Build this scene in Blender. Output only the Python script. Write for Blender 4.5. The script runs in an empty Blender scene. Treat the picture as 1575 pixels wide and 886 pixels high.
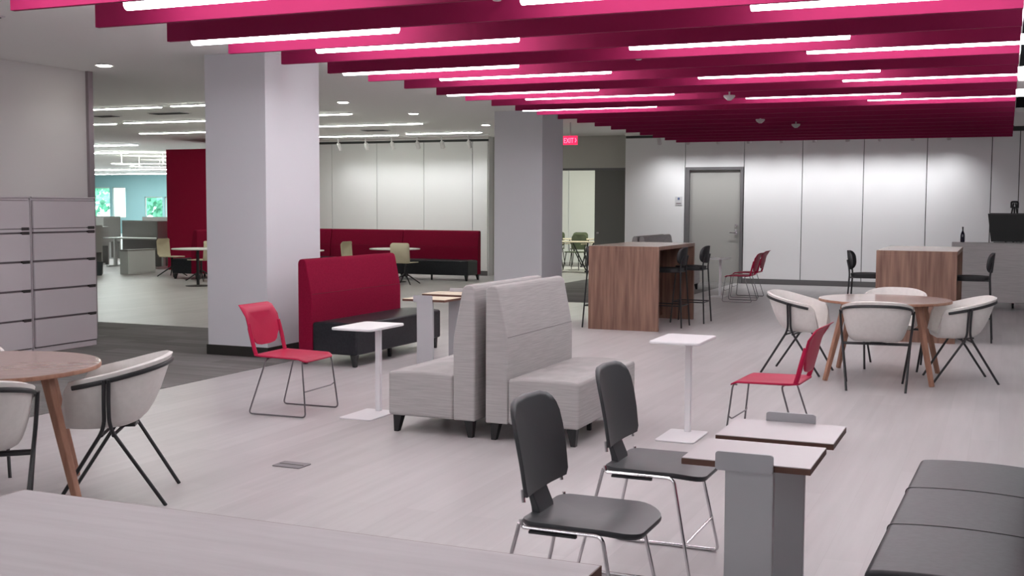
import bpy, bmesh, math, random
from mathutils import Vector, Matrix
random.seed(4)
PI = math.pi
sc = bpy.context.scene
C = sc.collection
CEIL = 3.17

# ------------------------------------------------------------------ materials
def mat(name, col, rough=0.5, metal=0.0, spec=0.5, emit=None, estr=0.0, trans=0.0, coat=0.0):
    m = bpy.data.materials.new(name)
    m.use_nodes = True
    b = m.node_tree.nodes['Principled BSDF']
    b.inputs['Base Color'].default_value = (*col, 1)
    b.inputs['Roughness'].default_value = rough
    b.inputs['Metallic'].default_value = metal
    b.inputs['Specular IOR Level'].default_value = spec
    b.inputs['Transmission Weight'].default_value = trans
    b.inputs['Coat Weight'].default_value = coat
    if emit:
        b.inputs['Emission Color'].default_value = (*emit, 1)
        b.inputs['Emission Strength'].default_value = estr
    return m

def tex(m, kind='noise', scale=(1, 1, 1), c0=(0, 0, 0), c1=(1, 1, 1), nscale=5.0, detail=4.0, lo=0.35, hi=0.65, rot=(0, 0, 0), bump=0.0, coords='Object'):
    """drive the base colour with a stretched noise between c0 and c1"""
    nt = m.node_tree
    n, l = nt.nodes, nt.links
    b = n['Principled BSDF']
    tc = n.new('ShaderNodeTexCoord'); mp = n.new('ShaderNodeMapping')
    mp.inputs['Scale'].default_value = scale
    mp.inputs['Rotation'].default_value = rot
    l.new(tc.outputs[coords], mp.inputs['Vector'])
    no = n.new('ShaderNodeTexNoise')
    no.inputs['Scale'].default_value = nscale
    no.inputs['Detail'].default_value = detail
    l.new(mp.outputs['Vector'], no.inputs['Vector'])
    cr = n.new('ShaderNodeValToRGB')
    cr.color_ramp.elements[0].position = lo; cr.color_ramp.elements[0].color = (*c0, 1)
    cr.color_ramp.elements[1].position = hi; cr.color_ramp.elements[1].color = (*c1, 1)
    l.new(no.outputs['Fac'], cr.inputs['Fac'])
    l.new(cr.outputs['Color'], b.inputs['Base Color'])
    if bump:
        bp = n.new('ShaderNodeBump'); bp.inputs['Strength'].default_value = bump; bp.inputs['Distance'].default_value = 0.002
        l.new(no.outputs['Fac'], bp.inputs['Height']); l.new(bp.outputs['Normal'], b.inputs['Normal'])
    return m

def planks(m, cols, bw, bh, rotz, grain, mortar=0.0015, mcol=None, streak=0.5):
    """plank floor: brick pattern tone per plank, plus stretched grain"""
    nt = m.node_tree; n, l = nt.nodes, nt.links; b = n['Principled BSDF']
    tc = n.new('ShaderNodeTexCoord'); mp = n.new('ShaderNodeMapping')
    mp.inputs['Rotation'].default_value = (0, 0, rotz)
    l.new(tc.outputs['Object'], mp.inputs['Vector'])
    br = n.new('ShaderNodeTexBrick')
    br.offset = 0.37; br.inputs['Scale'].default_value = 1.0
    br.inputs['Brick Width'].default_value = bw; br.inputs['Row Height'].default_value = bh
    br.inputs['Mortar Size'].default_value = mortar
    br.inputs['Color1'].default_value = (*cols[0], 1); br.inputs['Color2'].default_value = (*cols[1], 1)
    br.inputs['Mortar'].default_value = (*(mcol or cols[0]), 1)
    l.new(mp.outputs['Vector'], br.inputs['Vector'])
    mp2 = n.new('ShaderNodeMapping'); mp2.inputs['Scale'].default_value = grain
    l.new(mp.outputs['Vector'], mp2.inputs['Vector'])
    no = n.new('ShaderNodeTexNoise'); no.inputs['Scale'].default_value = 1.0; no.inputs['Detail'].default_value = 5.0
    l.new(mp2.outputs['Vector'], no.inputs['Vector'])
    cr = n.new('ShaderNodeValToRGB')
    cr.color_ramp.elements[0].position = 0.3; cr.color_ramp.elements[0].color = (1 - streak * 0.3,) * 3 + (1,)
    cr.color_ramp.elements[1].position = 0.7; cr.color_ramp.elements[1].color = (1, 1, 1, 1)
    l.new(no.outputs['Fac'], cr.inputs['Fac'])
    mx = n.new('ShaderNodeMix'); mx.data_type = 'RGBA'; mx.blend_type = 'MULTIPLY'; mx.inputs[0].default_value = 1.0
    l.new(br.outputs['Color'], mx.inputs[6]); l.new(cr.outputs['Color'], mx.inputs[7])
    l.new(mx.outputs[2], b.inputs['Base Color'])
    return m

M = {}
M['floor'] = planks(mat('floor_vinyl', (.5, .45, .45), 0.36, spec=0.4), ((.475, .45, .455), (.52, .493, .498)), 1.22, 0.18, PI / 2, (0.9, 14, 1), 0.001, (.445, .42, .425), 0.35)
M['carpet'] = planks(mat('carpet', (.15, .145, .14), 0.95, spec=0.1), ((.22, .21, .205), (.29, .28, .275)), 1.0, 0.25, 0, (1.2, 26, 1), 0.0, None, 1.0)
M['ceil'] = mat('ceiling_paint', (.92, .91, .89), 0.9, spec=0.2)
M['ceil_dark'] = mat('open_plenum_black', (.008, .008, .010), 1.0, spec=0.02)
M['wall'] = mat('wall_paint', (.70, .68, .68), 0.8, spec=0.3)
M['panel'] = mat('white_wall_panel', (.86, .86, .87), 0.55, spec=0.4)
M['recess'] = mat('recess_paint', (.50, .49, .455), 0.8)
M['column'] = mat('column_paint', (.70, .705, .745), 0.75, spec=0.3)
M['base'] = mat('dark_base', (.018, .017, .014), 0.6)
M['base_grey'] = mat('grey_base', (.13, .125, .125), 0.6)
M['seam'] = mat('dark_seam', (.07, .07, .07), 0.8)
M['slot'] = mat('slot_shadow_grey', (.06, .065, .065), 0.8)
M['baffle'] = mat('red_felt', (.275, .012, .072), 0.65, spec=0.15)
M['tube'] = mat('tube_glow', (.9, .9, .9), 0.5, emit=(.965, .97, 1.0), estr=13.0)
M['tube_far'] = mat('tube_glow_far', (.9, .9, .9), 0.5, emit=(.95, 1.0, .88), estr=22.0)
M['band_office'] = mat('ceiling_band_glow', (.9, .9, .9), 0.5, emit=(.90, 1.0, .97), estr=34.0)
M['tube_meet'] = mat('tube_glow_meeting', (.9, .9, .9), 0.5, emit=(.95, 1.0, .84), estr=75.0)
M['down'] = mat('downlight_glow', (.9, .9, .9), 0.5, emit=(1.0, .95, .85), estr=22.0)
M['white'] = mat('white_enamel', (.80, .79, .81), 0.35)
M['white_plastic'] = mat('white_plastic', (.72, .71, .69), 0.45)
M['shell'] = tex(mat('white_shell', (.66, .635, .61), 0.5, spec=0.35), 'noise', (1, 1, 1), (.65, .625, .60), (.69, .665, .64), 30)
M['black_rod'] = mat('black_steel', (.014, .014, .016), 0.4, spec=0.5)
M['black_plastic'] = mat('black_plastic', (.040, .042, .047), 0.42, spec=0.5)
M['black_pad'] = mat('black_pad', (.014, .014, .016), 0.55)
M['vinyl'] = tex(mat('black_vinyl', (.03, .03, .035), 0.40, spec=0.3), 'noise', (1, 1, 1), (.014, .015, .019), (.022, .023, .028), 40, bump=0.15)
M['red_fabric'] = tex(mat('red_fabric', (.22, .012, .03), 0.85, spec=0.08), 'noise', (1, 1, 1), (.195, .005, .028), (.225, .007, .034), 60, bump=0.2)
M['red_plastic'] = mat('red_plastic', (.42, .009, .055), 0.42, spec=0.2)
M['grey_fabric'] = tex(mat('grey_striated_fabric', (.3, .28, .28), 0.85, spec=0.2), 'noise', (5, 5, 170), (.385, .37, .365), (.455, .44, .435), 1.0, 5.0, 0.36, 0.62, bump=0.15)
M['grey_seam'] = mat('grey_seam', (.20, .19, .19), 0.9)
M['red_seam'] = mat('red_seam', (.11, .005, .018), 0.9)
M['leg_black'] = mat('black_wood_leg', (.010, .010, .011), 0.45)
M['oak'] = tex(mat('oak_leg', (.33, .15, .08), 0.45), 'noise', (30, 30, 3), (.30, .145, .092), (.40, .21, .14), 1.0, 5)
M['oak_top'] = tex(mat('oak_top', (.33, .2, .15), 0.14, spec=0.5), 'noise', (3, 22, 3), (.35, .25, .22), (.385, .275, .245), 1.0, 3)
M['walnut'] = tex(mat('walnut_panel', (.2, .11, .08), 0.45), 'noise', (26, 26, 1.6), (.135, .066, .046), (.27, .155, .112), 1.0, 6, 0.3, 0.7)
M['walnut_top'] = tex(mat('walnut_top', (.3, .24, .2), 0.2), 'noise', (14, 2, 14), (.30, .235, .20), (.40, .325, .285), 1.0, 6)
M['pale_wood'] = tex(mat('pale_wood_laminate', (.47, .42, .42), 0.5, spec=0.25), 'noise', (2.2, 20, 2), (.48, .445, .46), (.535, .50, .515), 1.0, 6)
M['pale_top'] = mat('pale_laminate', (.49, .45, .465), 0.35)
M['maple'] = mat('maple_laminate', (.72, .62, .48), 0.4)
M['walnut_edge'] = mat('walnut_edge', (.115, .05, .035), 0.5)
M['grey_metal'] = mat('grey_powder_coat', (.44, .44, .46), 0.4, spec=0.4)
M['light_metal'] = mat('light_grey_metal', (.42, .42, .445), 0.4)
M['chrome'] = mat('chrome', (.72, .70, .72), 0.18, metal=1.0)
M['steel_wire'] = mat('steel_wire', (.22, .21, .22), 0.35, metal=0.9)
M['cabinet'] = mat('cabinet_enamel', (.66, .615, .645), 0.5, spec=0.4)
M['cab_gap'] = mat('cabinet_gap', (.17, .145, .155), 0.7)
M['handle_dark'] = mat('handle_dark', (.035, .03, .03), 0.5)
M['door'] = mat('door_grey', (.40, .395, .375), 0.55)
M['frame'] = mat('door_frame_grey', (.15, .145, .15), 0.5)
M['sliding'] = mat('charcoal_door', (.15, .15, .14), 0.6)
M['alu'] = mat('aluminium', (.35, .31, .33), 0.3, metal=0.8)
M['exit_red'] = mat('exit_red', (.6, .02, .06), 0.5, emit=(1, .03, .12), estr=0.9)
M['exit_text'] = mat('exit_letter', (.9, .3, .35), 0.5, emit=(1, .12, .22), estr=2.2)
M['red_wall'] = mat('red_wall_paint', (.36, .007, .045), 0.8, spec=0.2)
M['tan'] = mat('tan_plastic', (.56, .50, .36), 0.5)
M['olive'] = mat('olive_plastic', (.10, .12, .07), 0.5)
M['office_grey'] = mat('office_panel_grey', (.27, .26, .25), 0.7)
M['office_light'] = mat('office_light', (.62, .64, .63), 0.5)
M['office_dark'] = mat('office_dark', (.05, .06, .065), 0.6)
M['teal'] = mat('teal_shade', (.36, .60, .64), 0.7)
M['glass'] = mat('tinted_glass', (.66, .95, .92), 0.02, trans=1.0, spec=0.3)
M['leaf'] = tex(mat('leaf', (.1, .3, .16), 0.7), 'noise', (1, 1, 1), (.10, .34, .22), (.42, .72, .55), 1.2)
M['bark'] = mat('bark', (.08, .06, .05), 0.9)
M['screen'] = mat('screen_glow', (.1, .1, .1), 0.3, emit=(.75, 1, .95), estr=1.6)
M['bottle'] = mat('bottle_dark', (.010, .008, .02), 0.12)
M['board'] = mat('black_board', (.010, .012, .011), 0.6)
M['sensor'] = mat('sensor_white', (.62, .60, .61), 0.5)
M['sign'] = mat('sign_plate', (.66, .66, .68), 0.5)
M['sign_blue'] = mat('sign_mark', (.12, .17, .32), 0.5)
M['cover'] = mat('floor_cover', (.23, .22, .23), 0.45, metal=0.3)
M['skyp'] = mat('pavement', (.35, .36, .34), 0.9)

# ------------------------------------------------------------------ mesh helper
def fillet(pts, r, seg=5):
    pts = [Vector(p) for p in pts]; out = [pts[0]]
    for a, b, c in zip(pts, pts[1:], pts[2:]):
        u, v = (a - b), (c - b); lu, lv = u.length, v.length
        rr = min(r, lu * .48, lv * .48); u /= lu; v /= lv
        p, q = b + u * rr, b + v * rr
        for i in range(seg + 1):
            t = i / seg
            out.append(p * (1 - t) ** 2 + b * 2 * t * (1 - t) + q * t * t)
    out.append(pts[-1])
    return out

def rrect(w, d, r, seg=5, cx=0, cy=0):
    out = []
    for (sx, sy, a0) in ((1, 1, 0), (-1, 1, 90), (-1, -1, 180), (1, -1, 270)):
        for i in range(seg + 1):
            a = math.radians(a0 + 90 * i / seg)
            out.append((cx + sx * (w / 2 - r) + r * math.cos(a), cy + sy * (d / 2 - r) + r * math.sin(a)))
    return out

class MB:
    def __init__(s): s.v = []; s.f = []
    def box(s, x0, y0, z0, x1, y1, z1, T=None):
        b = len(s.v)
        P = [(x0, y0, z0), (x1, y0, z0), (x1, y1, z0), (x0, y1, z0), (x0, y0, z1), (x1, y0, z1), (x1, y1, z1), (x0, y1, z1)]
        s.v += [tuple(T @ Vector(p)) if T else p for p in P]
        s.f += [tuple(b + i for i in q) for q in ((0, 3, 2, 1), (4, 5, 6, 7), (0, 1, 5, 4), (1, 2, 6, 5), (2, 3, 7, 6), (3, 0, 4, 7))]
        return s
    def frust(s, c0, h0, c1, h1):
        """square frustum between two horizontal squares (centre, half size)"""
        b = len(s.v)
        for c, h in ((c0, h0), (c1, h1)):
            hx, hy = h if isinstance(h, tuple) else (h, h)
            s.v += [(c[0] - hx, c[1] - hy, c[2]), (c[0] + hx, c[1] - hy, c[2]), (c[0] + hx, c[1] + hy, c[2]), (c[0] - hx, c[1] + hy, c[2])]
        s.f += [tuple(b + i for i in q) for q in ((0, 3, 2, 1), (4, 5, 6, 7), (0, 1, 5, 4), (1, 2, 6, 5), (2, 3, 7, 6), (3, 0, 4, 7))]
        return s
    def tube(s, pts, r, n=8, closed=False, sx=1.0):
        pts = [Vector(p) for p in pts]; N = len(pts)
        tang = []
        for i in range(N):
            a = pts[(i - 1) % N] if (closed or i > 0) else pts[i]
            c = pts[(i + 1) % N] if (closed or i < N - 1) else pts[i]
            tang.append((c - a).normalized())
        ref = Vector((0, 0, 1)) if abs(tang[0].z) < .9 else Vector((1, 0, 0))
        nrm = (ref - tang[0] * ref.dot(tang[0])).normalized()
        b = len(s.v)
        for i in range(N):
            nrm = (nrm - tang[i] * nrm.dot(tang[i])).normalized()
            bi = tang[i].cross(nrm)
            rr = r[i] if isinstance(r, (list, tuple)) else r
            for k in range(n):
                a = 2 * PI * k / n
                s.v.append(tuple(pts[i] + nrm * (rr * math.cos(a)) + bi * (rr * sx * math.sin(a))))
        for i in range(N if closed else N - 1):
            j = (i + 1) % N
            for k in range(n):
                k2 = (k + 1) % n
                s.f.append((b + i * n + k, b + i * n + k2, b + j * n + k2, b + j * n + k))
        if not closed:
            s.f.append(tuple(b + k for k in range(n))[::-1])
            s.f.append(tuple(b + (N - 1) * n + k for k in range(n)))
        return s
    def cyl(s, x, y, z0, z1, r0, r1=None, n=24):
        return s.lathe([(r0, z0), (r0 if r1 is None else r1, z1)], n, x, y)
    def lathe(s, prof, n=24, x=0, y=0):
        b = len(s.v)
        for (r, z) in prof:
            for k in range(n):
                a = 2 * PI * k / n; s.v.append((x + r * math.cos(a), y + r * math.sin(a), z))
        for i in range(len(prof) - 1):
            for k in range(n):
                k2 = (k + 1) % n
                s.f.append((b + i * n + k, b + i * n + k2, b + (i + 1) * n + k2, b + (i + 1) * n + k))
        s.f.append(tuple(b + k for k in range(n))[::-1])
        s.f.append(tuple(b + (len(prof) - 1) * n + k for k in range(n)))
        return s
    def prism(s, prof, x0, x1, ax='x'):
        """prof: (y,z) points extruded along x (or (x,z) along y)"""
        b = len(s.v); n = len(prof)
        for X in (x0, x1):
            for (p, q) in prof:
                s.v.append((X, p, q) if ax == 'x' else ((p, X, q) if ax == 'y' else (p, q, X)))
        for k in range(n):
            k2 = (k + 1) % n
            s.f.append((b + k, b + k2, b + n + k2, b + n + k))
        s.f.append(tuple(b + k for k in range(n))[::-1]); s.f.append(tuple(b + n + k for k in range(n)))
        return s
    def plate(s, outline, top, bot, rings=6, edge=0.012):
        """outline (closed 2-D) filled with rings; top(x,y), bot(x,y) give 3-D points; slightly rounded edge"""
        n = len(outline); cx = sum(p[0] for p in outline) / n; cy = sum(p[1] for p in outline) / n
        sizes = [k / rings for k in range(1, rings)]
        b = len(s.v)
        def ring(f, sc_):
            for (x, y) in outline: s.v.append(tuple(f(cx + (x - cx) * sc_, cy + (y - cy) * sc_)))
        scs = sizes + [1 - edge]
        s.v.append(tuple(top(cx, cy)))
        for q in scs: ring(top, q)
        nt = len(scs)
        for (x, y) in outline:
            a, c = Vector(top(x, y)), Vector(bot(x, y)); s.v.append(tuple(a * .7 + c * .3))
        for (x, y) in outline:
            a, c = Vector(top(x, y)), Vector(bot(x, y)); s.v.append(tuple(a * .3 + c * .7))
        for q in reversed(scs): ring(bot, q)
        s.v.append(tuple(bot(cx, cy)))
        R = 2 * nt + 2
        for k in range(n): s.f.append((b, b + 1 + k, b + 1 + (k + 1) % n))
        for i in range(R - 1):
            for k in range(n):
                k2 = (k + 1) % n; o = b + 1 + i * n
                s.f.append((o + k, o + n + k, o + n + k2, o + k2))
        last = b + 1 + R * n; o = b + 1 + (R - 1) * n
        for k in range(n): s.f.append((last, o + (k + 1) % n, o + k))
        return s
    def build(s, name, m, parent=None, smooth=30, bevel=0.0, seg=2, subsurf=0):
        me = bpy.data.meshes.new(name); me.from_pydata(s.v, [], s.f); me.update()
        bm = bmesh.new(); bm.from_mesh(me); bmesh.ops.remove_doubles(bm, verts=bm.verts, dist=1e-6)
        bmesh.ops.recalc_face_normals(bm, faces=bm.faces); bm.to_mesh(me); bm.free()
        if smooth:
            for p in me.polygons: p.use_smooth = True
            me.set_sharp_from_angle(angle=math.radians(smooth))
        me.materials.append(m)
        o = bpy.data.objects.new(name, me); C.objects.link(o)
        if parent is not None: o.parent = parent
        if bevel:
            bv = o.modifiers.new('bevel', 'BEVEL'); bv.width = bevel; bv.segments = seg; bv.limit_method = 'ANGLE'; bv.angle_limit = math.radians(40)
            bv.harden_normals = True
        if subsurf:
            ss = o.modifiers.new('sub', 'SUBSURF'); ss.levels = subsurf; ss.render_levels = subsurf
        return o

def tag(o, label, cat, group=None, kind=None):
    if label: o['label'] = label
    if cat: o['category'] = cat
    if group: o['group'] = group
    if kind: o['kind'] = kind
    return o
def thing(name, label, cat, loc=(0, 0, 0), rotz=0, group=None):
    o = bpy.data.objects.new(name, None); C.objects.link(o)
    o.empty_display_size = .1
    o.location = loc; o.rotation_euler = (0, 0, rotz)
    return tag(o, label, cat, group)
def copy_tree(o, parent=None):
    c = o.copy(); C.objects.link(c)
    if parent is not None: c.parent = parent
    for ch in list(o.children): copy_tree(ch, c)
    return c
def dup(src, loc, rotz, label, group=None):
    c = copy_tree(src); c.location = loc; c.rotation_euler = (0, 0, rotz); c['label'] = label
    if group: c['group'] = group
    elif 'group' in c: del c['group']
    return c
def struct(name, mb, m, parent=None, label=None, **k):
    o = mb.build(name, m, parent, **k)
    if parent is None: tag(o, label, None, None, 'structure')
    return o
D = math.radians
ORD = ['first', 'second', 'third', 'fourth', 'fifth', 'sixth', 'seventh', 'eighth', 'ninth', 'tenth', 'eleventh', 'twelfth', 'thirteenth', 'fourteenth', 'fifteenth',
       'sixteenth', 'seventeenth', 'eighteenth', 'nineteenth', 'twentieth', 'twenty-first', 'twenty-second', 'twenty-third', 'twenty-fourth', 'twenty-fifth', 'twenty-sixth', 'twenty-seventh']

# ------------------------------------------------------------------ the room
XL, XR, YB, YF = -52.0, 4.6, -9.0, 50.0
struct('floor', MB().box(XL, YB, -.1, XR, YF + .2, 0), M['floor'], label='pale grey wood-look plank floor')
f2 = MB().box(-52, YB, 0, -6.7, 12.2, .004)
struct('floor_carpet', f2, M['carpet'], label='dark grey striped carpet of the passage by the filing cabinets', smooth=0)
struct('floor_hall_carpet', MB().box(-8.4, 18.1, 0, -5.2, 24.7, .004), M['carpet'], label='dark grey carpet patch before the meeting room doorway', smooth=0)
struct('ceiling', MB().box(XL, YB, CEIL, .08, YF + .2, CEIL + .1), M['ceil'], label='flat grey painted ceiling')
cr_ = MB().box(.08, YB, CEIL + .05, XR, YF + .2, CEIL + .1)
struct('ceiling_open', cr_, M['ceil_dark'], label='black open ceiling to the right of the red canopy')
cs = MB()
for (y0, y1) in ((15.6, 17.2), (20.6, 24.1)):
    cs.box(.08, y0, CEIL - .02, XR, y1, CEIL + .1)
struct('ceiling_soffit', cs, M['ceil'], label='pale soffit strips crossing the black ceiling')

# back wall of white panels, with dark joints
WY = 24.1
def panel_wall(name, edges, z1, label, skip=None):
    mb = MB()
    for a, b in zip(edges, edges[1:]):
        z0 = 0.0
        if skip and a >= skip[0] - .02 and b <= skip[1] + .02: z0 = skip[2]
        mb.box(a + .008, WY, z0, b - .008, WY + .05, z1)
    return struct(name, mb, M['panel'], label=label, smooth=0)
ed_l = [-16.9, -16.2, -15.0, -13.76, -12.51, -11.26, -10.88]
ed_r = [-7.62, -6.29, -5.04, -3.85, -2.65, -1.46, -.29, .2, 1.4, 2.6, 3.8, XR]
panel_wall('wall_back', ed_l, 3.06, 'white panelled wall behind the long red sofas')
panel_wall('wall_back_right', ed_r, 3.06, 'white panelled wall around the grey door', (-6.29, -5.04, 2.43))
bk = MB().box(-16.9, WY + .05, 0, -10.9, WY + .3, CEIL)
struct('wall_back_end', MB().box(-10.9, WY + .05, 0, -10.872, WY + .3, CEIL), M['panel'], label='white end of the panelled wall', smooth=0)
bk.box(-7.62, WY + .05, 0, -6.25, WY + .3, CEIL).box(-6.25, WY + .05, 2.43, -5.06, WY + .3, CEIL).box(-5.06, WY + .05, 0, XR, WY + .3, CEIL)
struct('trim_1', bk, M['seam'], label='dark joints between the white wall panels', smooth=0)
tp = MB().box(-16.9, WY - .02, 3.115, -10.86, WY + .05, CEIL).box(-7.62, WY - .02, 3.115, .0, WY + .05, CEIL)
struct('trim_2', tp, M['ceil'], label='pale band over the white wall panels', smooth=0)
tp = MB().box(-16.9, WY + .02, 3.06, -10.88, WY + .05, 3.115).box(-7.5, WY + .02, 3.06, XR, WY + .05, 3.115)
struct('trim_3', tp, M['slot'], label='dark reveal slot along the top of the white wall', smooth=0)
bb = MB().box(-16.9, WY - .015, 0, -10.88, WY - .001, .11).box(-7.62, WY - .015, 0, -6.29, WY - .001, .11).box(-5.04, WY - .015, 0, XR, WY - .001, .11)
struct('baseboard_back', bb, M['base_grey'], label='grey base along the white wall', smooth=0)
# grey door with frame
dr = struct('door_1', MB().box(-6.19, WY + .06, 0, -5.11, WY + .10, 2.37), M['door'], label='grey flush door in the white panelled wall')
fr = MB().box(-6.28, WY - .02, 0, -6.19, WY + .15, 2.43).box(-5.11, WY - .02, 0, -5.05, WY + .15, 2.43).box(-6.19, WY - .02, 2.37, -5.11, WY + .15, 2.43)
fr.build('door_frame', M['frame'], dr)
hb = MB().box(-5.22, WY + .03, 1.02, -5.17, WY + .06, 1.12); hb.tube([(-5.195, WY + .04, 1.06), (-5.195, WY - .01, 1.06), (-5.32, WY - .01, 1.06)], .011)
hb.build('door_handle', M['chrome'], dr)
MB().tube([(-5.19, WY + .06, 1.21), (-5.19, WY + .03, 1.21)], .028, 14).build('lock', M['chrome'], dr)
# recessed wall with the meeting-room doorway
RY = 24.7
rc = MB().box(-11.2, RY, 2.44, -7.4, RY + .12, CEIL).box(-11.2, RY, 0, -10.0, RY + .12, 2.44)
struct('wall_recess', rc, M['recess'], label='olive grey wall above the meeting room doorway', smooth=0)
d2 = struct('door_2', MB().box(-8.52, RY + .02, 0, -7.6, RY + .07, 2.40), M['sliding'], label='charcoal sliding door of the meeting room')
MB().box(-10.0, RY - .02, 2.40, -7.6, RY + .02, 2.45).build('door_frame', M['frame'], d2)
MB().box(-8.46, RY - .02, .98, -8.40, RY + .02, 1.02).build('door_handle', M['chrome'], d2)
wr = MB().box(-7.62, WY + .3, 0, -7.5, RY + .12, CEIL).box(-11.0, WY + .3, 0, -10.88, RY + .1, CEIL)
struct('wall_recess_side', wr, M['recess'], label='side returns of the doorway recess', smooth=0)
# meeting room
mr = MB().box(-16.0, 31.0, 0, -12.73, 31.1, CEIL).box(-12.70, 31.0, 0, -11.48, 31.1, CEIL).box(-11.45, 31.0, 0, -6.0, 31.1, CEIL)
mr.box(-16.1, RY + .1, 0, -16.0, 31.1, CEIL).box(-6.0, RY + .1, 0, -5.9, 31.1, CEIL).box(-16.1, RY + .12, 0, -10.0, RY + .14, CEIL)
struct('wall_meeting_room', mr, M['panel'], label='pale panelled wall at the far side of the meeting room', smooth=0)
# filing cabinet wall and closing walls
wl = MB().box(-10.22, YB, 0, -10.1, 10.77, CEIL)
struct('wall_left', wl, M['wall'], label='grey wall behind the filing cabinets', smooth=0)
struct('trim_4', MB().box(-10.23, 10.77, 0, -10.06, 10.85, CEIL), M['alu'], label='metal end post of the filing cabinet wall')
struct('wall_right', MB().box(XR, YB, 0, XR + .1, WY + .3, CEIL + .1), M['wall'], label='plain wall to the right')
struct('wall_near', MB().box(-10.0, YB - .1, 0, XR, YB, CEIL + .1), M['wall'], label='plain wall behind the viewer')
struct('wall_office_near', MB().box(XL, 8.0, 0, -10.05, 8.1, CEIL), M['wall'], label='near wall of the open office')
struct('wall_office_left', MB().box(XL - .1, 8.0, 0, XL, YF, CEIL), M['wall'], label='far left wall of the open office')
struct('wall_office_core', MB().box(-18.9, 24.4, 0, -18.7, YF, CEIL), M['wall'], label='core wall of the open office')
struct('wall_red', MB().box(-18.88, 22.78, 0, -16.9, 24.4, 2.93), M['red_wall'], label='tall deep red wall block at the edge of the open office')
# columns
def column(name, x0, y0, x1, y1, label):
    c = struct(name, MB().box(x0, y0, .1, x1, y1, CEIL), M['column'], label=label, bevel=.004)
    b = MB().box(x0 - .012, y0 - .012, 0, x1 + .012, y1 + .012, .11)
    b.build('column_base', M['base'], c)
    return c
column('column_1', -7.81, 10.05, -7.05, 11.07, 'broad white square column beside the red sofa and red chair')
column('column_2', -7.915, 17.8, -7.05, 18.76, 'white square column behind the grey back-to-back sofas')
# far facade with windows
fa = MB()
wins = [(-48.5, -46.9, 2.52), (-46.55, -45.35, 2.52), (-45.2, -44.25, 2.52), (-42.95, -41.75, 2.0), (-41.6, -40.3, 2.0)]
xs = [XL] + [v for w in wins for v in (w[0], w[1])] + [-18.7]
for i in range(0, len(xs), 2): fa.box(xs[i], YF, 0, xs[i + 1], YF + .2, CEIL)
for w in wins: fa.box(w[0], YF, 0, w[1], YF + .2, .85).box(w[0], YF, w[2], w[1], YF + .2, CEIL)
struct('wall_facade', fa, M['teal'], label='pale teal window wall at the end of the office', smooth=0)
for i, w in enumerate(wins):
    wn = MB().box(w[0], YF + .06, .85, w[0] + .05, YF + .12, w[2]).box(w[1] - .05, YF + .06, .85, w[1], YF + .12, w[2]).box(w[0], YF + .06, .85, w[1], YF + .12, .9).box(w[0], YF + .06, w[2] - .05, w[1], YF + .12, w[2])
    wo = struct('window_%d' % (i + 1), wn, M['white_plastic'], label='office window with teal tinted glass', smooth=0)
    MB().box(w[0] + .05, YF + .085, .9, w[1] - .05, YF + .095, w[2] - .05).build('pane', M['glass'], wo, smooth=0)
struct('ground_outside', MB().box(-90, YF + .2, -.3, 0, 90, -.2), M['skyp'], label='ground outside the office windows')

# ------------------------------------------------------------------ red ceiling canopy
def by(k): return 5.98 + .795 * k if k <= 12 else 15.52 + .845 * (k - 12)
BX0, BX1, BZ = -6.23, .06, 2.90
bfl = None
for j, k in enumerate(range(-4, 22)):
    lab = 'deep red ceiling baffle, %s from the near end of the canopy' % ORD[j]
    if bfl is None:
        bfl = MB().box(BX0, -.02, BZ, BX1, .02, CEIL - .02).build('ceiling_baffle', M['baffle'], bevel=.003)
        b = bfl
    else:
        b = bfl.copy(); C.objects.link(b)
    b.location = (0, by(k), 0)
    tag(b, lab, 'ceiling baffle', 'red baffles of the ceiling canopy')
lt = None
rows = {'left end': ((-6.27, -4.35), (-1, 2, 5, 8, 11)), 'left middle': ((-5.57, -3.68), (-3, 0, 3, 6, 9)),
        'right middle': ((-2.98, -1.18), (-2, 1, 4, 7, 10)), 'right end': ((-1.63, .45), (-4, -1, 2, 5, 8, 11)), 'added unseen right': ((.75, 2.6), (-1, 2, 5, 8, 11))}  # last row is added beyond the canopy, unseen, to brighten the right side
for row, ((x0, x1), ks) in rows.items():
    first = None
    for q, k in enumerate(ks):
        lab = 'bright light tube in the red canopy, %s from near end of %s row' % (ORD[q], row)
        if first is None:
            first = thing('linear_light', lab, 'ceiling light')
            h = x1 - x0
            MB().tube([(-h / 2, 0, 0), (h / 2, 0, 0)], .043, 14).build('diffuser', M['tube'], first)
            for q_ in (-.27, .27): MB().tube([(q_ * h, 0, .04), (q_ * h, 0, .20)], .006, 6).build('hanger', M['sensor'], first)
            t = first
        else:
            t = copy_tree(first)
        t.location = ((x0 + x1) / 2, by(k) + .37, 2.962)
        tag(t, lab, 'ceiling light', 'linear lights in the red canopy')
# unseen tube lights added behind the viewer to brighten front faces and ceiling
for i, (x0, x1, y) in enumerate(((-9.0, -7.1, 1.5), (-6.5, -3.5, .6), (-9.4, -6.5, -2.0), (-4.5, -1.5, -2.0), (-.5, 2.5, -2.0), (-6.5, -3.5, -5.5), (-2.5, .5, -5.5))):
    t = thing('linear_light', 'added unseen fill tube hanging from the ceiling behind the viewer', 'ceiling light', ((x0 + x1) / 2, y, CEIL - .22), 0, 'added fill tubes behind the viewer')
    h = (x1 - x0) / 2
    MB().tube([(-h, 0, 0), (h, 0, 0)], .045, 14).build('diffuser', M['tube'], t); MB().box(-h + .1, -.01, .045, h - .1, .01, .22).build('hanger', M['sensor'], t)
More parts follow.
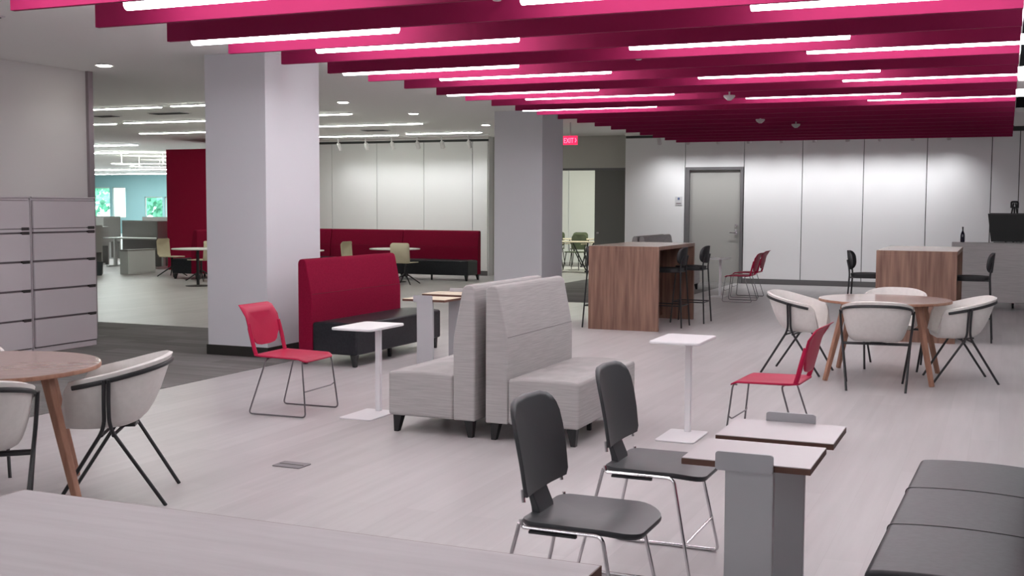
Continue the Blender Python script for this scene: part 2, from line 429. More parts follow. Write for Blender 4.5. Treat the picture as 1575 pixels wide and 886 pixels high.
# sensors hung below the canopy
s0 = None
for i, (x, y, lab) in enumerate(((-2.92, 6.60, 'at the top edge of the view'), (-3.14, 10.30, 'near the middle of the canopy'), (-3.06, 13.72, 'beside the end of a light tube'),
                              (-3.45, 17.60, 'under the dark far part, left one'), (-3.12, 18.80, 'under the dark far part, right one'))):
    if s0 is None:
        s0 = thing('ceiling_sensor', '', 'sensor')
        MB().lathe([(.022, .0), (.058, .03), (.068, .045), (.068, .06)], 20).build('dome', M['sensor'], s0)
        MB().cyl(0, 0, .06, .30, .010, n=10).build('stem', M['sensor'], s0)
        t = s0
    else: t = copy_tree(s0)
    t.location = (x, y, 2.855 + (.08 if i == 1 else 0))
    tag(t, 'small white dome sensor hanging below the red baffles ' + lab, 'sensor', 'dome sensors under the canopy')
# downlights
s0 = None
for (x, y, lab) in ((-9.40, 10.32, 'in the ceiling near the filing cabinet wall'), (-9.32, 15.3, 'right of the broad white column, nearest one'), (-9.33, 17.6, 'between the two columns, middle one'), (-9.32, 20.55, 'beside the second column, farthest one')):
    if s0 is None:
        s0 = thing('downlight', '', 'ceiling light')
        MB().lathe([(.085, 0), (.10, -.006), (.10, .02)], 24).build('trim_ring', M['sensor'], s0)
        MB().lathe([(.07, -.012), (.08, 0), (.08, .01)], 24).build('lens', M['down'], s0)
        ld = bpy.data.lights.new('down', 'SPOT'); ld.energy = 7; ld.spot_size = D(150); ld.spot_blend = .8; ld.shadow_soft_size = .07; ld.color = (1, .98, .95)
        lo = bpy.data.objects.new('lamp', ld); C.objects.link(lo); lo.parent = s0; lo.location = (0, 0, -.03)
        t = s0
    else: t = copy_tree(s0)
    t.location = (x, y, CEIL - .012)
    tag(t, 'small round recessed downlight ' + lab, 'ceiling light', 'round downlights')
# linear lights over the far lounge
s0 = {}
far_l = [(-14.0, -12.49, 14.95), (-12.2, -10.5, 14.88), (-17.5, -15.92, 17.75), (-15.6, -13.4, 17.65), (-12.4, -10.32, 17.2), (-17.6, -15.7, 20.4), (-15.2, -12.9, 20.1), (-12.7, -10.27, 19.7), (-14.6, -12.43, 22.7), (-12.07, -10.29, 22.45)]
far_w = ['left of the broad column, front row, long one', 'left of the broad column, front row, touching the column', 'left of the broad column, second row, by the metal post', 'left of the broad column, second row, touching the column', 'right of the broad column, front row short one',
         'left of the broad column, third row', 'hidden behind the broad column', 'right of the broad column, second row long one', 'above the white panelled wall, left one', 'above the white panelled wall, right one']
for (x0, x1, y), lab in zip(far_l, far_w):
    t = thing('linear_light', 'thin linear ceiling light ' + lab, 'ceiling light', ((x0 + x1) / 2, y, CEIL - .02), 0, 'linear lights over the far lounge')
    h = (x1 - x0) / 2
    MB().box(-h, -.035, -.012, h, .035, .0).build('diffuser', M['tube_far'], t)
    MB().box(-h - .01, -.045, 0, h + .01, .045, .018).build('housing', M['sensor'], t)
# vents in the grey ceiling
for (x, y, w, d, lab) in ((-13.3, 16.15, .7, .3, 'square dark vent in the ceiling between linear lights'), (-14.8, 16.3, .45, .25, 'small dark vent near the metal wall post'), (-7.9, 7.35, .22, .1, 'tiny dark grille in the ceiling above the filing cabinets'), (-12.2, 21.3, .55, .3, 'dark vent right of the broad column above the far sofas')):
    t = thing('ceiling_vent', lab, 'vent', (x, y, CEIL - .012))
    MB().box(-w / 2, -d / 2, .0, w / 2, d / 2, .01).build('frame', M['sensor'], t)
    sl = MB()
    for i in range(5): sl.box(-w / 2 + .02, -d / 2 + .02 + i * (d - .04) / 5, -.008, w / 2 - .02, -d / 2 + .02 + (i + .6) * (d - .04) / 5, .0)
    sl.build('slats', M['slot'], t)
# track lights with real spots on the white wall
s0 = None
sp_l = [-14.33, -13.6, -12.92, -12.27, -11.65, -10.99]
sp_r = [-6.65, -6.05, -5.42, -4.8, -4.15, -3.52, -2.89, -2.28, -1.68, -1.04]
SPOT_W = 29.0
for grp, xs_ in (('above the long red sofas', sp_l), ('above the grey door wall', sp_r)):
    tr = MB().box(xs_[0] - .5, -.018, 0, xs_[-1] + .5, .018, .03).build('light_track', M['sensor' if xs_ is sp_l else 'slot'])
    tr.location = (0, 23.30, CEIL - .03)
    tag(tr, 'slim ceiling track carrying the spotlights ' + grp, 'light track')
    for i, x in enumerate(xs_):
        lab = 'small spotlight on the track %s, %s from the left' % (grp, ORD[i])
        if s0 is None:
            s0 = thing('track_spotlight', lab, 'spotlight')
            T = Matrix.Rotation(D(30), 4, 'X')
            hd = MB()
            hd.lathe([(.040, -.17), (.048, -.165), (.048, -.02), (.03, 0)], 16)
            hd.v = [tuple(T @ Vector(p)) for p in hd.v]
            hd.build('head', M['sensor'], s0)
            MB().box(-.012, -.012, -.02, .012, .012, .11).build('arm', M['sensor'], s0)
            ld = bpy.data.lights.new('spot', 'SPOT'); ld.energy = SPOT_W; ld.spot_size = D(126); ld.spot_blend = 1.0; ld.shadow_soft_size = .05; ld.color = (.98, .985, 1.0)
            lo = bpy.data.objects.new('lamp', ld); C.objects.link(lo); lo.parent = s0
            lo.location = (0, .092, -.16); lo.rotation_euler = (D(17), 0, 0)
            t = s0
            ld_main, ld_soft = ld, ld.copy(); ld_soft.energy = SPOT_W * .5
        else: t = copy_tree(s0)
        if grp.endswith('red sofas'):
            for ch_ in t.children:
                if ch_.type == 'LIGHT': ch_.data = ld_soft
        else:
            for ch_ in t.children:
                if ch_.type == 'LIGHT': ch_.data = ld_main
        t.location = (x, 23.30, CEIL - .14)
        tag(t, lab, 'spotlight', 'track spotlights ' + grp)
# exit sign
ex = thing('exit_sign', 'glowing red exit sign hanging from the ceiling beside the second column', 'sign', (-7.74, 20.6, 2.75))
MB().box(0, 0, 0, .28, .03, .17).build('plate', M['exit_red'], ex)
MB().box(.13, .005, .17, .15, .025, CEIL - 2.75).build('stem', M['sensor'], ex)
fc = bpy.data.curves.new('lettering', 'FONT'); fc.body = 'EXIT'; fc.size = .135; fc.extrude = .004; fc.space_character = 1.0
tmp = bpy.data.objects.new('tmp', fc); C.objects.link(tmp); bpy.context.view_layer.update()
fm = bpy.data.meshes.new_from_object(tmp.evaluated_get(bpy.context.evaluated_depsgraph_get())); bpy.data.objects.remove(tmp); fm.materials.clear()
fo = bpy.data.objects.new('lettering', fm); C.objects.link(fo); fo.parent = ex; fo.location = (.012, -.002, .035); fo.rotation_euler = (D(90), 0, 0); fm.materials.append(M['exit_text']); fo.scale = (.72, 1, 1)
ch = MB().prism([(.235, .045), (.25, .045), (.27, .085), (.25, .125), (.235, .125), (.255, .085)], -.006, 0, 'y'); ch.build('chevron', M['exit_text'], ex)
# room sign beside the door
rs = thing('room_sign', 'small white room sign on the wall left of the grey door', 'sign', (-6.42, WY, 1.72))
MB().box(-.075, -.012, -.09, .075, 0, .09).build('plate', M['sign'], rs)
MB().box(-.02, -.016, .02, .025, -.012, .07).build('pictogram', M['sign_blue'], rs)
MB().box(-.055, -.016, -.06, .055, -.012, -.045).build('braille_line', M['frame'], rs)
# floor cover
fcv = thing('floor_outlet_cover', 'small grey metal cover plate set in the plank floor', 'floor cover', (-4.0, 5.94, 0))
MB().plate(rrect(.2, .14, .012), lambda x, y: (x, y, .006), lambda x, y: (x, y, 0)).build('plate', M['cover'], fcv)
MB().box(-.085, -.004, .006, .085, .004, .0075).build('seam', M['handle_dark'], fcv)

# ------------------------------------------------------------------ filing cabinets
def cabinet(label, y0, y1):
    t = thing('filing_cabinet', label, 'filing cabinet', (-9.69, (y0 + y1) / 2, 0), 0, 'grey five-drawer filing cabinets')
    w = (y1 - y0) / 2 - .004
    b = MB().box(-.40, -w, .0, .215, w, 1.66)
    b.build('body', M['cabinet'], t, bevel=.004)
    MB().box(.215, -w + .012, .06, .218, w - .012, 1.635).build('reveal', M['cab_gap'], t)
    zs = [(1.34, 1.63), (1.00, 1.295), (.695, .99), (.385, .685), (.075, .375)]
    for (a, c) in zs:
        d_ = MB().box(.216, -w + .016, a, .24, w - .016, c - (.012 if c < 1.6 else 0)).build('drawer', M['cabinet'], t, bevel=.003)
        MB().box(.219, w - .13, c - .02 if c < 1.6 else a - .02, .243, w - .03, c + .012 if c < 1.6 else a + .012).build('drawer_pull', M['handle_dark'], d_)
    MB().box(.216, -w + .016, 1.302, .24, w - .016, 1.332).build('drawer_rail', M['cabinet'], t, bevel=.002)
    MB().box(-.40, -w, 1.66, .24, w, 1.675).build('top', M['cabinet'], t, bevel=.003)
    return t
cabinet('grey five-drawer filing cabinet at the end of the wall, next to the metal post', 9.26, 10.2)
cabinet('grey five-drawer filing cabinet left of another, partly outside the view', 8.31, 9.25)
cabinet('grey five-drawer filing cabinet farther left, mostly outside the view', 7.36, 8.30)

# ------------------------------------------------------------------ banquette sofas (facing local +Y)
def banquette(label, fabric, seatm, loc, rz, group, w=1.84, seams=False, n_mid=1):
    t = thing('banquette_sofa', label, 'sofa', loc, rz, group)
    prof = [(-.33, .12), (-.33, 1.01), (-.326, 1.035), (-.312, 1.053), (-.29, 1.06), (-.262, 1.058), (-.243, 1.045), (-.232, 1.02), (-.180, .76), (-.168, .70), (-.165, .64), (-.165, .12)]
    MB().prism(prof, -w / 2, w / 2).build('backrest', fabric, t, smooth=50, bevel=.012, seg=3)
    sp_ = [(-.165, .12), (-.165, .43)] + [(-.165 + .51 * i / 10, .432 + .012 * (1 - (2 * i / 10 - 1) ** 2)) for i in range(1, 10)] + [(.345, .43), (.345, .12)]
    se = MB().prism(sp_, -w / 2, w / 2).build('seat', seatm, t, smooth=50, bevel=.022, seg=4)
    sm = MB()
    sm.tube([(-w / 2 + .01, -.1695, .71), (w / 2 - .01, -.1695, .71)], .002, 6)
    sm.build('back_seam', M['grey_seam'] if fabric is M['grey_fabric'] else M['red_seam'], t)
    if seams:
        for x in (-w / 6, w / 6):
            MB().tube(fillet([(x, -.16, .434)] + [(x, -.165 + .51 * i / 10, .4325 + .012 * (1 - (2 * i / 10 - 1) ** 2)) for i in range(1, 10)] + [(x, .346, .431), (x, .346, .125)], .022, 6), .0018, 6).build('seat_seam', M['leg_black'], se)
    for (x, y, dx, dy) in ((-w / 2 + .06, .285, -1, 1), (w / 2 - .06, .285, 1, 1), (-w / 2 + .06, -.27, -1, -1), (w / 2 - .06, -.27, 1, -1)):
        MB().frust((x + dx * .012, y + dy * .012, 0), .018, (x, y, .125), .034).build('leg', M['leg_black'], t, bevel=.003)
    for i in range(n_mid):
        x = -w / 2 + w * (i + 1) / (n_mid + 1)
        MB().frust((x, .2, 0), .014, (x, .2, .125), .018).build('leg', M['leg_black'], t)
    return t
# grey pair, back to back
banquette('light grey striped sofa facing the red sofa, left half of the front back-to-back pair', M['grey_fabric'], M['grey_fabric'], (-3.64, 7.76, 0), D(90), 'grey striped banquette sofas', w=1.27)
banquette('light grey striped sofa facing the right, right half of the front back-to-back pair', M['grey_fabric'], M['grey_fabric'], (-2.90, 7.76, 0), D(-90), 'grey striped banquette sofas', w=1.27)
banquette('dark red high-back sofa with black seat beside the broad white column', M['red_fabric'], M['vinyl'], (-6.17, 10.71, 0), D(-90), 'red and black banquette sofas')
banquette('black seated sofa at the lower right corner of the picture, next to the laptop tables', M['red_fabric'], M['vinyl'], (-.015, 4.72, 0), D(88.3), 'red and black banquette sofas', seams=True)
# long red run against the white wall (corner)
for i, (x, lab) in enumerate(((-11.36, 'right end of the run'), (-13.21, 'middle of the run'), (-15.06, 'left end, mostly behind the broad column'))):
    banquette('red sofa with black seat by the white wall, ' + lab, M['red_fabric'], M['vinyl'], (x, 22.45, 0), D(180), 'red and black banquette sofas')
banquette('red sofa with black seat in front of the tall red wall block', M['red_fabric'], M['vinyl'], (-16.15, 20.95, 0), D(90), 'red and black banquette sofas')
banquette('grey sofa behind the wooden bar table with the three stools, left half of pair', M['grey_fabric'], M['grey_fabric'], (-6.46, 21.1, 0), D(90), 'grey striped banquette sofas')
banquette('grey sofa behind the wooden bar table with the three stools, right half of pair', M['grey_fabric'], M['grey_fabric'], (-5.77, 21.1, 0), D(-90), 'grey striped banquette sofas')
banquette('grey sofa seen from behind at the right edge, under the easel', M['grey_fabric'], M['grey_fabric'], (.14, 19.9, 0), 0, 'grey striped banquette sofas')

# ------------------------------------------------------------------ tub chairs (facing local +Y)
def tub_proto():
    t = thing('tub_chair', '', 'chair')
    a, b, n = .302, .290, 64
    ex_ = 2.5
    def ring(th):
        c, s_ = math.cos(th), math.sin(th)
        r = (abs(c) ** ex_ + abs(s_) ** ex_) ** (-1 / ex_)
        return a * c * r, b * s_ * r
    def H(th):
        q = abs(((math.degrees(th) - 270 + 180) % 360) - 180)   # 0 at the back, 180 at the front
        y = ring(th)[1]
        arm = .782 - .118 * (y + b) / (b + .2)
        if q <= 128: return arm
        if q <= 135: return arm + (.45 - arm) * ((q - 128) / 7)
        return .45 - .006 * (q - 135) / 45
    prof = [(.15, .0), (.32, .0), (.50, .004), (.60, .022), (.68, .07), (.745, .155), (.81, .30), (.875, .50), (.938, .75), (1.0, 1.0)]
    yf = .23
    def sq(x, y, s_):
        y = min(y * (1.14 if y > 0 else 1), .25)
        return x * (s_ * .85 + .15 * min(1, s_ / .3)), yf + (y - yf) * s_
    zb = .405
    mb = MB(); mb.v.append((0, yf, zb))
    for (sc_, hf) in prof:
        for k in range(n):
            th = 2 * PI * k / n
            x, y = ring(th); h = H(th)
            X, Y = sq(x, y, sc_)
            mb.v.append((X, Y, zb + (h - zb) * hf))
    for k in range(n): mb.f.append((0, 1 + k, 1 + (k + 1) % n))
    for i in range(len(prof) - 1):
        for k in range(n):
            k2 = (k + 1) % n; o = 1 + i * n
            mb.f.append((o + k, o + k2, o + n + k2, o + n + k))
    sh = mb.build('shell', M['shell'], t, smooth=70)
    for p in sh.data.polygons: p.use_smooth = True
    so = sh.modifiers.new('solid', 'SOLIDIFY'); so.thickness = .022; so.offset = -1.0
    if min(sh.data.polygons, key=lambda p: p.center.z).normal.z > 0: sh.data.flip_normals()
    bv = sh.modifiers.new('bevel', 'BEVEL'); bv.width = .008; bv.segments = 2; bv.limit_method = 'ANGLE'; bv.angle_limit = D(50)
    # black band under the lip, on the outside
    pts = []
    for i in range(49):
        q = -119 + 238 * i / 48
        th = math.radians(270 + q); x, y = ring(th)
        hh = H(th) - .035
        hf = (hh - zb) / (H(th) - zb); sc_ = .935 + (hf - .76) / .24 * .065
        X, Y = sq(x, y, sc_); nx, ny = x / a, y / b; ln = math.hypot(nx, ny)
        pts.append((X + nx / ln * .009, Y + ny / ln * .009, hh))
    MB().tube(pts, .0125, 8, sx=.6).build('rim_band', M['black_rod'], t)
    for sx in (-1, 1):
        for sy in (-1, 1):
            p = fillet([(sx * .313, sy * .012 - .005, .688), (sx * .303, sy * .012, .55), (sx * .290, sy * .013, .43), (sx * .245, sy * .285, 0)], .07, 6)
            MB().tube(p, .0105, 8).build('leg', M['black_rod'], t)
    cb = MB()
    for sy in (-1, 1): cb.tube([(-.288, sy * .03, .390), (.288, sy * .03, .390)], .009, 8)
    cb.box(-.06, -.1, .394, .06, .1, .404)
    cb.build('crossbar', M['black_rod'], t)
    return t
tub = tub_proto()
G1, G2 = 'white tub chairs at the round table on the left', 'white tub chairs at the round table on the right'
c5 = Vector((-5.0, 4.53))
tubs = [(-4.44, 4.925, 211, 'white tub chair on the right side of the left round table', G1), (-4.55, 4.03, 133, 'white tub chair at the left edge, between the round table and the front table', G1),
        (-5.68, 4.92, 330, 'white tub chair behind the left round table, only its rim tip in view', G1),
        (-.35, 11.47, 194, 'white tub chair on the right side of the right round table', G2), (-1.83, 11.40, -7, 'white tub chair on the left side of the right round table, beside the red chair', G2),
        (-1.03, 10.68, 97, 'white tub chair in front of the right round table, seen from behind', G2), (-1.0, 12.12, 270, 'white tub chair behind the right round table', G2)]
for i, (x, y, ang, lab, g) in enumerate(tubs):
    if i == 0:
        tub.location = (x, y, 0); tub.rotation_euler = (0, 0, D(ang - 90)); tag(tub, lab, 'chair', g)
    else: dup(tub, (x, y, 0), D(ang - 90), lab, g)

# ------------------------------------------------------------------ round tables
def round_table(label, x, y, rot, topm):
    t = thing('round_table', label, 'table', (x, y, 0), D(rot), 'round tables with wooden legs')
    MB().lathe([(.585, .716), (.598, .720), (.60, .728), (.60, .738), (.597, .742)], 72).build('table_top', topm, t, smooth=40)
    MB().lathe([(.5995, .717), (.6015, .720), (.6015, .736), (.6005, .739)], 72).build('edge_band', M['oak'], t)
    MB().box(-.30, -.30, .665, .30, .30, .716).build('apron', M['white_plastic'], t, bevel=.01)
    for sx in (-1, 1):
        for sy in (-1, 1):
            f, tt = .467, .318
            dx, dy = sx, sy
            lg = MB()
            ring0 = (sx * f, sy * f, 0); ring1 = (sx * tt, sy * tt, .716)
            lg.tube([ring0, ring1], [.026, .036], 4)
            lg.build('leg', M['oak'], t, bevel=.006)
    return t
round_table('round oak table with splayed legs at the left edge', -5.0, 4.53, 45, M['oak_top'])
round_table('round oak table with splayed legs among four tub chairs on the right', -1.03, 11.37, 0, M['oak_top'])

# ------------------------------------------------------------------ front table
ft = thing('work_table', 'pale wood grain table top in the near left foreground', 'table', (-1.785, 1.85, 0))
MB().box(-.915, -.74, .712, .915, .74, .74).build('table_top', M['pale_wood'], ft, bevel=.002)
eb = MB().box(.915, -.74, .712, .918, .74, .739).box(-.918, -.74, .712, -.915, .74, .739).box(-.918, .74, .712, .918, .743, .739)
eb.build('edge_band', M['walnut_edge'], ft)
for sx in (-1, 1):
    for sy in (-1, 1): MB().frust((sx * .8, sy * .62, 0), .025, (sx * .8, sy * .62, .712), .03).build('leg', M['grey_metal'], ft)

# ------------------------------------------------------------------ red stacking chairs (facing local +Y)
def red_chair_proto():
    t = thing('stacking_chair', '', 'chair')
    out = rrect(.46, .46, .05, 5, 0, .0)
    def zt(x, y): return .452 - .02 * (1 - (x / .23) ** 2) * (1 if y < .15 else max(0, 1 - (y - .15) / .08)) - (.03 * max(0, (y - .14) / .09) ** 2) + .012 * max(0, (-y - .15) / .08)
    MB().plate(out, lambda x, y: (x, y, zt(x, y)), lambda x, y: (x, y, zt(x, y) - .012), 8).build('seat', M['red_plastic'], t, smooth=60)
    # back: panel tapering to the bottom, leaning back
    def B(x, h, off):
        y = -.205 - .25 * (h - .45) - .025 * (1 - (x / .22) ** 2) * (1 if h < .8 else 0.6)
        if h > .785: y -= (h - .785) * 1.2
        return (x, y - off, h)
    pan = [(-.215, .815), (-.20, .83), (.20, .83), (.215, .815), (.218, .74), (.217, .66), (.200, .62), (.17, .58), (.15, .545), (.12, .525), (.06, .515), (-.06, .515), (-.12, .525), (-.15, .545), (-.17, .58), (-.200, .62), (-.217, .66), (-.218, .74)]
    MB().plate(pan, lambda x, h: B(x, h, 0), lambda x, h: B(x, h, .013), 8).build('backrest', M['red_plastic'], t, smooth=60)
    for s_ in (-1, 1):
        up = [(s_ * .203, -.205, .452), (s_ * .206, -.220, .50), (s_ * .209, -.238, .575), (s_ * .208, -.258, .65), (s_ * .206, -.264, .69)]
        MB().tube(up, [.016, .016, .016, .016, .012], 8, sx=1.0).build('upright', M['red_plastic'], t)
    for s_ in (-1, 1):
        p = fillet([(s_ * .14, .20, .412), (s_ * .215, .205, .425), (s_ * .245, .25, .006), (s_ * .245, -.25, .006), (s_ * .205, -.115, .425), (s_ * .1, -.115, .425)], .035, 6)
        MB().tube(p, .0062, 8).build('sled_leg', M['steel_wire'], t)
    MB().tube(fillet([(-.232, .227, .21), (-.2, .215, .19), (.2, .215, .19), (.232, .227, .21)], .03, 4), .005, 8).build('crossbar', M['steel_wire'], t)
    return t
rc = red_chair_proto()
RG = 'red plastic stacking chairs'
for i, (x, y, ang, lab) in enumerate(((-5.05, 7.54, 2, 'red plastic stacking chair in front of the broad white column'), (-1.42, 7.80, 177, 'red plastic stacking chair between the laptop tables and the right round table'),
                                   (-4.12, 19.55, 180, 'red stacking chair by the far white wall, nearer of two'), (-4.2, 20.55, 180, 'red stacking chair by the far white wall, farther of two'))):
    if i == 0: rc.location = (x, y, 0); rc.rotation_euler = (0, 0, D(ang - 90)); tag(rc, lab, 'chair', RG)
    else: dup(rc, (x, y, 0), D(ang - 90), lab, RG)

# ------------------------------------------------------------------ black side chairs (facing local +Y)
def black_chair_proto():
    t = thing('side_chair', '', 'chair')
    out = []
    for (sx, sy, a0, r) in ((1, 1, 0, .12), (-1, 1, 90, .12), (-1, -1, 180, .07), (1, -1, 270, .07)):
        for i in range(8):
            a = math.radians(a0 + 90 * i / 7)
            out.append((sx * (.225 - r) + r * math.cos(a), (.265 if sy > 0 else .18) * sy - sy * r + r * math.sin(a)))
    def zt(x, y):
        dish = .016 * (1 - min(1, (x / .22) ** 2))
        return .465 - dish * (1 if y < .05 else max(0, 1 - (y - .05) / .2)) - .025 * max(0, (y - .13) / .135) ** 2 + .01 * max(0, (-y - .12) / .1)
    MB().plate(out, lambda x, y: (x, y, zt(x, y)), lambda x, y: (x * .985, y * .985, zt(x, y) - .022), 8).build('seat', M['black_plastic'], t, smooth=60)
    def B(x, h, off):
        k = (h - .54) / .39
        y = -.168 - .045 * k - .035 * k * k + .03 * (x / .22) ** 2
        return (x, y - off, h)
    pan = []
    w1, w0 = .225, .205
    for i in range(13):
        a = PI * i / 12
        pan.append((w1 * math.cos(a) if False else (w1 * (abs(math.cos(a)) ** .45) * (1 if math.cos(a) >= 0 else -1)), .745 + .145 * (max(0, math.sin(a)) ** .7)))
    pan += [(-.222, .66), (-.215, .57), (-.20, .545), (-.08, .538), (.08, .538), (.20, .545), (.215, .57), (.222, .66)]
    MB().plate(pan, lambda x, h: B(x, h, 0), lambda x, h: B(x, h, .016), 8).build('backrest', M['black_plastic'], t, smooth=60)
    sp = MB().prism([(-.178, .43), (-.145, .43), (-.152, .47), (-.187, .55), (-.198, .62), (-.210, .62), (-.204, .55), (-.185, .48)], -.075, .075)
    sp.build('spine', M['black_plastic'], t, bevel=.005)
    for s_ in (-1, 1):
        MB().tube([(s_ * .19, -.172, .57), (s_ * .195, -.165, .525)], .008, 8).build('bracket', M['chrome'], t)
        p = fillet([(s_ * .222, -.165, .47), (s_ * .222, -.16, .442), (s_ * .222, .145, .442), (s_ * .262, .235, .008), (s_ * .262, -.275, .008), (s_ * .222, -.17, .455)], .03, 6)
        MB().tube(p, .0075, 10).build('sled_leg', M['chrome'], t)
        MB().box(s_ * .225 - .008, -.13, .425, s_ * .225 + .008, .05, .434).build('stacking_strip', M['black_pad'], t)
    MB().tube(fillet([(-.247, .205, .165), (-.2, .2, .16), (.2, .2, .16), (.247, .205, .165)], .03, 4), .006, 8).build('crossbar', M['chrome'], t)
    return t
bc = black_chair_proto()
BG = 'black plastic chairs with chrome sled legs'
for i, (x, y, ang, lab) in enumerate(((-1.415, 4.02, 0, 'black plastic chair with chrome legs, the nearer of the two, beside the front table'), (-1.415, 4.97, 0, 'black plastic chair with chrome legs, the farther of the two, behind the laptop tables'))):
    if i == 0: bc.location = (x, y, 0); bc.rotation_euler = (0, 0, D(ang - 90)); tag(bc, lab, 'chair', BG)
    else: dup(bc, (x, y, 0), D(ang - 90), lab, BG)

# ------------------------------------------------------------------ laptop tables (leg at local -Y edge)
def laptop_table(label, loc, rz, topm, w=.455, d=.385):
    t = thing('laptop_table', label, 'table', loc, rz, 'laptop tables on grey pedestal legs')
    tp_ = MB().box(-w / 2, -d / 2, .676, w / 2, d / 2, .697).build('table_top', M['walnut_edge'], t)
    MB().box(-w / 2 + .001, -d / 2 + .001, .697, w / 2 - .001, d / 2 - .001, .700).build('laminate', topm, tp_)
    # curved leg plate
    lw = .085
    MB().prism([(-d / 2 - .012, .02), (-d / 2 + .022, .02), (-d / 2 + .026, .35), (-d / 2 + .022, .676), (-d / 2 - .012, .676), (-d / 2 - .006, .35)], -lw + .018, lw + .018).build('leg', M['grey_metal'], t, bevel=.003)
    br_ = MB().plate(rrect(.205, .068, .012), lambda x, z: (x, -d / 2 - .016, .704 + z), lambda x, z: (x, -d / 2 - .003, .704 + z), 4)
    br_.build('bracket', M['light_metal'], t)
    MB().plate(rrect(.30, .36, .03), lambda x, y: (x, y - .02, .016), lambda x, y: (x, y - .02, 0)).build('foot', M['grey_metal'], t)
    return t
laptop_table('pale topped laptop table nearest the viewer, beside the black chairs', (-.82, 4.215, 0), D(0), M['pale_top'])
laptop_table('pale topped laptop table behind the nearest one, raised tab on its far edge', (-.805, 4.68, 0), D(180), M['pale_top'])
laptop_table('maple topped laptop table in front of the red sofa, leg in view', (-5.13, 10.06, 0), D(0), M['maple'])
laptop_table('maple topped laptop table behind another, half hidden by the grey sofa', (-5.25, 10.70, 0), D(180), M['maple'])

# ------------------------------------------------------------------ white side tables
def c_table(label, loc, rz=0):
    t = thing('side_table', label, 'table', loc, rz, 'white pedestal side tables')
    MB().plate(rrect(.35, .53, .035), lambda x, y: (x, y, .69), lambda x, y: (x, y, .672), 4).build('table_top', M['white'], t)
    MB().box(-.022, .135, .008, .022, .17, .672).build('pole', M['white'], t, bevel=.006)
    MB().plate(rrect(.275, .43, .02), lambda x, y: (x, y - .0, .010), lambda x, y: (x, y - .0, 0), 4).build('base_plate', M['white'], t)
    return t
c_table('white pedestal side table between the red chair and the grey sofa', (-4.43, 7.62, 0))
c_table('white pedestal side table right of the grey sofa', (-2.03, 7.80, 0))
c_table('white pedestal side table by the grey door', (-4.68, 20.35, 0))

# ------------------------------------------------------------------ bar tables
def bar_table(label, x, y0, y1, w=.94, h=1.085):
    t = thing('bar_table', label, 'table', (x, (y0 + y1) / 2, 0), 0, 'walnut bar tables')
    L = (y1 - y0) / 2
    tp_ = MB().box(-w / 2, -L, h - .045, w / 2, L, h).build('table_top', M['walnut'], t, bevel=.002)
    MB().box(-w / 2 + .002, -L + .002, h, w / 2 - .002, L - .002, h + .003).build('laminate', M['walnut_top'], tp_)
    for s_ in (-1, 1):
        a, b = sorted((s_ * L, s_ * (L - .05)))
        MB().box(-w / 2, a, 0, w / 2, b, h - .045).build('end_panel', M['walnut'], t, bevel=.002)
    MB().box(-.02, -L + .05, .05, .02, L - .05, h - .045).build('centre_panel', M['walnut_edge'], t)
    return t
bar_table('walnut bar table with waterfall ends behind the grey sofas', -4.52, 14.26, 16.12)
bar_table('walnut bar table behind the right round table', -.965, 14.48, 16.3, w=.91)

# ------------------------------------------------------------------ bar stools (facing local +Y)
def stool_proto():
    t = thing('bar_stool', '', 'stool')
    MB().plate(rrect(.40, .40, .13, 6), lambda x, y: (x, y, .795 - .02 * ((x / .2) ** 2 + (y / .2) ** 2) * .5), lambda x, y: (x * .97, y * .97, .735), 6).build('seat', M['black_pad'], t, smooth=60)
    def B(x, h, off): return (x, -.215 - .10 * (h - .85) + .05 * (x / .19) ** 2 - off, h)
    out = [(.19 * math.copysign(abs(math.cos(a)) ** .75, math.cos(a)), .945 + .12 * math.copysign(abs(math.sin(a)) ** .75, math.sin(a))) for a in [2 * PI * i / 28 for i in range(28)]]
    MB().plate(out, lambda x, h: B(x, h, -.012), lambda x, h: B(x, h, .02), 6).build('backrest', M['black_pad'], t, smooth=60)
    for sx in (-1, 1):
        p = fillet([(sx * .13, -.235, .95), (sx * .15, -.20, .80), (sx * .215, -.245, 0)], .1, 6)
        MB().tube(p, .0105, 8).build('leg', M['black_rod'], t)
        MB().tube([(sx * .15, .17, .745), (sx * .215, .225, 0)], .0105, 8).build('leg', M['black_rod'], t)
    MB().tube([(-.155, -.19, .735), (.155, -.19, .735), (.155, .17, .735), (-.155, .17, .735)], .009, 8, closed=True).build('seat_frame', M['black_rod'], t)
    z = .29
    MB().tube([(-.19, -.228, z), (.19, -.228, z), (.19, .205, z), (-.19, .205, z)], .008, 8, closed=True).build('footrest', M['black_rod'], t)
    return t
st = stool_proto()
SG = 'black bar stools'
for i, (x, y, ang, lab) in enumerate(((-4.13, 15.02, 180, 'black bar stool on the right of the walnut bar table, the nearer one'), (-4.0, 15.72, 180, 'black bar stool on the right of the walnut bar table, the farther one'),
                                   (-4.87, 14.60, 0, 'black bar stool on the left of the walnut bar table, mostly hidden'), (-1.56, 14.95, 0, 'black bar stool left of the bar table behind the right round table'),
                                   (-.36, 14.95, 180, 'black bar stool right of the bar table behind the right round table'))):
    if i == 0: st.location = (x, y, 0); st.rotation_euler = (0, 0, D(ang - 90)); tag(st, lab, 'stool', SG)
    else: dup(st, (x, y, 0), D(ang - 90), lab, SG)

